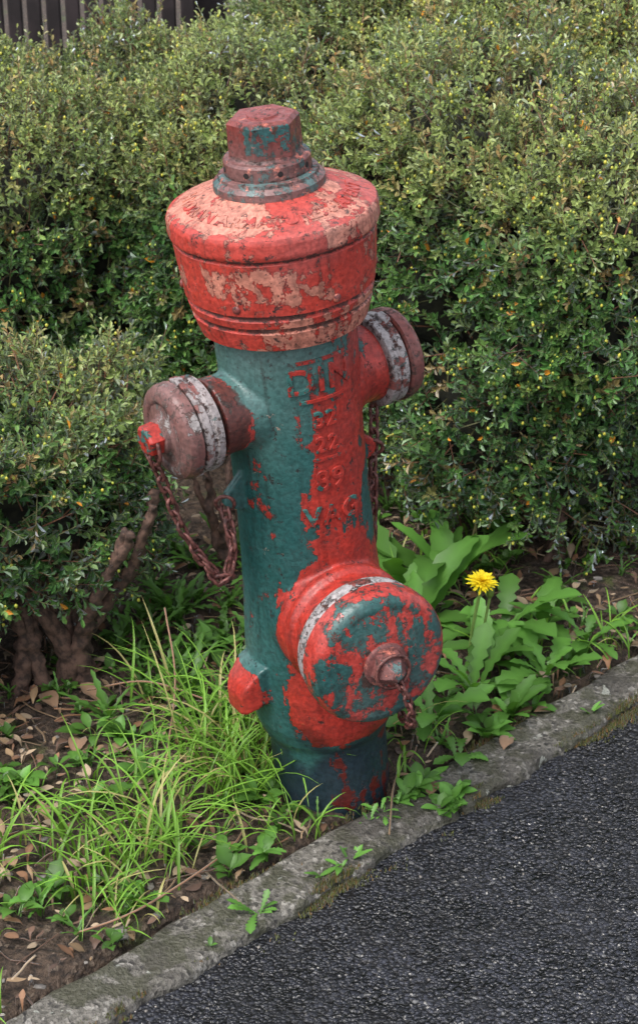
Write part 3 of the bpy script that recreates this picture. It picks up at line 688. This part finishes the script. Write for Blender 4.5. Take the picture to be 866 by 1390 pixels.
dl=empty('dandelion')
M_pet=leafmat('yellow_petals',.5,.3,.2)
hx_,hy_,hz_=.247,.305,.176
def stemg(name,pts,r):
    v,f=tube(catmull(pts,8),r,8); mk(name,v,f,M_green,dl,True,[(.24,.36,.10)]*len(v))
stemg('flower_stem',[(.232,.315,-.01),(.234,.312,.06),(.240,.307,.12),(hx_,hy_,hz_-.006)],.0028)
stemg('bud_stem',[(.245,.325,-.01),(.252,.318,.05),(.258,.312,.11),(.262,.310,.145)],.0024)
Pm=MB()
fd=Vector((.05,-.30,1)).normalized(); fa,fb,_=basis(fd)
for ring_,(n_,l_,e_) in enumerate(((26,.028,.05),(24,.024,.28),(22,.018,.55),(16,.012,.9),(10,.008,1.25))):
    for i in range(n_):
        a=2*math.pi*i/n_+ring_*.1+U_(-.08,.08); rd=fa*math.cos(a)+fb*math.sin(a); tg=fd.cross(rd); e=e_+U_(-.14,.14); d=rd*math.cos(e)+fd*math.sin(e); o_=len(Pm.v); c0=Vector((hx_,hy_,hz_))+fd*.001*ring_
        l=l_*U_(.8,1.1); w_=.0020
        Pm.v+=[c0-tg*w_*.4,c0+tg*w_*.4,c0+d*l*.8+tg*w_,c0+d*l-fd*.001,c0+d*l*.8-tg*w_]; Pm.f+=[(o_,o_+1,o_+2,o_+3,o_+4)]; g=U_(.85,1.1); Pm.c+=[(.80*g,.50*g,.01)]*2+[(.90*g,.74*g,.03)]*3
Pm.make('flower_petals',M_pet,dl)
v,f=lathe([(-.012,.003),(-.008,.006),(-.001,.007),(.002,.004)],(hx_,hy_,hz_),fd,14); mk('flower_calyx',v,f,M_green,dl,True,[(.12,.2,.05)]*len(v))
v,f=lathe([(-.002,.003),(.004,.0058),(.012,.0055),(.018,.003),(.020,.001)],(.262,.310,.145),(0.1,0,1),14); mk('flower_bud',v,f,M_green,dl,True,[(.16,.25,.05)]*len(v))

Mo=MB()
mn=Noise(88,.16,3)
for _ in range(30000):
    t=U_(-1.4,1.3); side_=random.random()
    s=random.gauss(.186,.010) if side_<.75 else random.gauss(.094,.010)
    x,y=ts(t,s); q=float(mn(np.array([t,s*2,0.])))
    if q<U_(.08,.70): continue
    h=U_(.0015,.005)*(1+.6*max(q,0)); r=U_(.0010,.0026); a=U_(0,6.28); z_=(-.014 if side_<.75 else -.004); o_=len(Mo.v)
    if s<.183 and side_<.75: z_=-.002
    tip=Vector((x+U_(-.003,.003),y+U_(-.003,.003),z_+h+.002))
    for k_ in range(3): Mo.v.append(Vector((x+math.cos(a+k_*2.09)*r,y+math.sin(a+k_*2.09)*r,z_-.002)))
    Mo.v.append(tip); Mo.f+=[(o_,o_+1,o_+3),(o_+1,o_+2,o_+3),(o_+2,o_,o_+3)]
    g=U_(.6,1.3); c=(.075*g,.080*g,.016*g) if random.random()<.70 else (.13*g,.075*g,.024*g); Mo.c+=[c]*4
mk('moss',Mo.v,Mo.f,M_moss,None,False,Mo.c)

Li=MB()
def deadcol():
    g=U_(.5,1.4); return random.choice([(.16*g,.08*g,.04*g),(.20*g,.13*g,.07*g),(.10*g,.055*g,.035*g),(.27*g,.20*g,.13*g)])
for _ in range(3000):
    t=U_(-1.6,1.3); s=U_(-.8,.085); x,y=ts(t,s)
    if not onsoil(x,y): continue
    L=U_(.008,.034) ; Li.ribbon((x,y,gz(x,y)+.002),U_(0,6.28),U_(0,.5),U_(-.4,.9),L,L*U_(.12,.32),rw,U_(-.4,.6),deadcol(),None,U_(-.8,.8))
for x,y,L in ((.285,.11,.040),(-.40,.12,.05),(.55,.28,.03),(.03,.02,.03),(.16,-.01,.035),(.33,.18,.03),(-.18,.12,.05),(-.45,.2,.05),(-.52,.15,.05),(-.38,.22,.05)):
    Li.ribbon((x,y,gz(x,y)+.004),U_(0,6.28),U_(.1,.4),U_(.2,.9),L,L*.3,rw,.5,(.20,.12,.07))
Li.make('dead_leaves',M_dead)
Tw=[[],[],[]]
for _ in range(480):
    t=U_(-1.4,1.1); s=U_(-.7,.08); x,y=ts(t,s)
    if math.hypot(x,y)<.1: continue
    L=U_(.03,.16); a=U_(0,6.28); z_=max(gz(x,y),-.01)+.004; p=[Vector((x+math.cos(a)*L*q+U_(-.004,.004),y+math.sin(a)*L*q+U_(-.004,.004),z_+U_(0,.006))) for q in (0,.33,.66,1)]
    v,f=tube(catmull(p,4),U_(.0007,.0018),5); o_=len(Tw[0]); Tw[0]+=v; Tw[1]+=[tuple(q+o_ for q in ff) for ff in f]; c=deadcol(); Tw[2]+=[c]*len(v)
for pts in ([(-.36,-.36,.0),(-.27,-.33,.02),(-.16,-.20,.012),(-.13,-.12,.0)],[(-.40,.22,.02),(-.30,.20,.05),(-.19,.17,.03)],[(-.26,.05,.0),(-.25,.16,.08),(-.27,.25,.16)]):
    v,f=tube(catmull(pts,8),.0016,6); o_=len(Tw[0]); Tw[0]+=v; Tw[1]+=[tuple(q+o_ for q in ff) for ff in f]; Tw[2]+=[(.24,.13,.075)]*len(v)
mk('fallen_twigs',Tw[0],Tw[1],M_dead,None,True,Tw[2])
M_st=simple('stone',(.16,.145,.13),.6,60,.5)
SV=[];SF=[]
for _ in range(260):
    t=U_(-1.4,1.3); s=U_(-.5,.085) if random.random()<.6 else .19+abs(random.gauss(0,.12)); x,y=ts(t,s)
    if math.hypot(x,y)<.1: continue
    r=U_(.0012,.003) if s>.1 else U_(.002,.008)
    if _<3: x,y,r=((-.295,-.350,.014),(-.25,-.32,.007),(-.42,-.22,.012))[_]; s=0
    z_=gz(x,y); o_=len(SV); sq=[U_(.7,1.4),U_(.7,1.4),U_(.4,.6)]
    for p in iv: 
        k_=U_(.75,1.2); SV.append((x+p[0]*r*sq[0]*k_,y+p[1]*r*sq[1]*k_,z_+r*.2+p[2]*r*sq[2]*k_))
    SF+=[tuple(o_+q for q in f) for f in ifc]
mk('pebbles',SV,SF,M_st,None,False)

# ================================================================ BACKGROUND FENCE / WALL
fence=empty('wooden_fence',(0,2.25,0))
M_wood=simple('dark_stained_wood',(.022,.015,.016),.6,14,.6,0,.4)
M_wall=simple('white_render',(.72,.72,.70),.85,40,.3,0,.06)
def box(name,c,sz,mat,parent,b=.004):
    vs=[(c[0]+sx*sz[0]/2,c[1]+sy*sz[1]/2,c[2]+sz_*sz[2]/2) for sx in(-1,1) for sy in(-1,1) for sz_ in(-1,1)]
    o=mk(name,vs,[(0,1,3,2),(4,6,7,5),(0,4,5,1),(2,3,7,6),(0,2,6,4),(1,5,7,3)],mat,parent,False); bev(o,b,2); return o
x=-3.6; i=0
while x<-.29:
    box('slat_%d'%i,(x,0,.66),(.034,.022,1.20+.01*math.sin(i*3)),M_wood,fence); x+=.046; i+=1
for j,zz in enumerate((.25,.95)): box('rail_%d'%j,(-1.95,.033,zz),(3.3,.04,.09),M_wood,fence)
for j in range(4): box('post_%d'%j,(-3.5+j*1.07,.10,.6),(.09,.09,1.3),M_wood,fence)
gw_=empty('garden_wall',(0,2.85,0)); box('wall_body',(1.6,0,.45),(3.7,.2,.9),M_wall,gw_,.006); box('wall_coping',(1.6,0,.925),(3.76,.26,.05),M_st,gw_,.006)

# ================================================================ LIGHT, WORLD, CAMERA
w=bpy.data.worlds.new('World'); sc.world=w; w.use_nodes=True; nt=w.node_tree; bg=nt.nodes['Background']
sky=nt.nodes.new('ShaderNodeTexSky'); sky.sky_type='NISHITA'; sky.sun_disc=False
toS=Vector((-.50,-.45,1.15)).normalized(); el=math.asin(toS.z); az_=math.atan2(toS.x,toS.y)
sky.sun_elevation=el; sky.sun_rotation=az_; sky.dust_density=4.; sky.air_density=1.
hs=nt.nodes.new('ShaderNodeHueSaturation'); hs.inputs['Saturation'].default_value=.38; hs.inputs['Value'].default_value=2.3; nt.links.new(sky.outputs[0],hs.inputs['Color'])
nt.links.new(hs.outputs[0],bg.inputs['Color']); bg.inputs['Strength'].default_value=.15
sl=bpy.data.lights.new('sun','SUN'); sl.energy=1.5; sl.angle=math.radians(28); sl.color=(1,.98,.95)
so=link(bpy.data.objects.new('sun',sl)); so.rotation_euler=(-toS).to_track_quat('-Z','Y').to_euler(); so.location=(-2,-2,5)
cam=bpy.data.cameras.new('camera'); co=link(bpy.data.objects.new('camera',cam)); co.location=(-.02,-2.5,1.83); co.rotation_euler=(math.radians(61.5),0,0)
cam.sensor_fit='VERTICAL'; cam.sensor_height=36; cam.sensor_width=36; cam.lens=69.6; cam.clip_end=500; cam.clip_start=.05
cam.dof.use_dof=True; cam.dof.focus_distance=2.72; cam.dof.aperture_fstop=13
sc.camera=co
sc.view_settings.view_transform='Standard'; sc.view_settings.look='None'; sc.view_settings.exposure=0
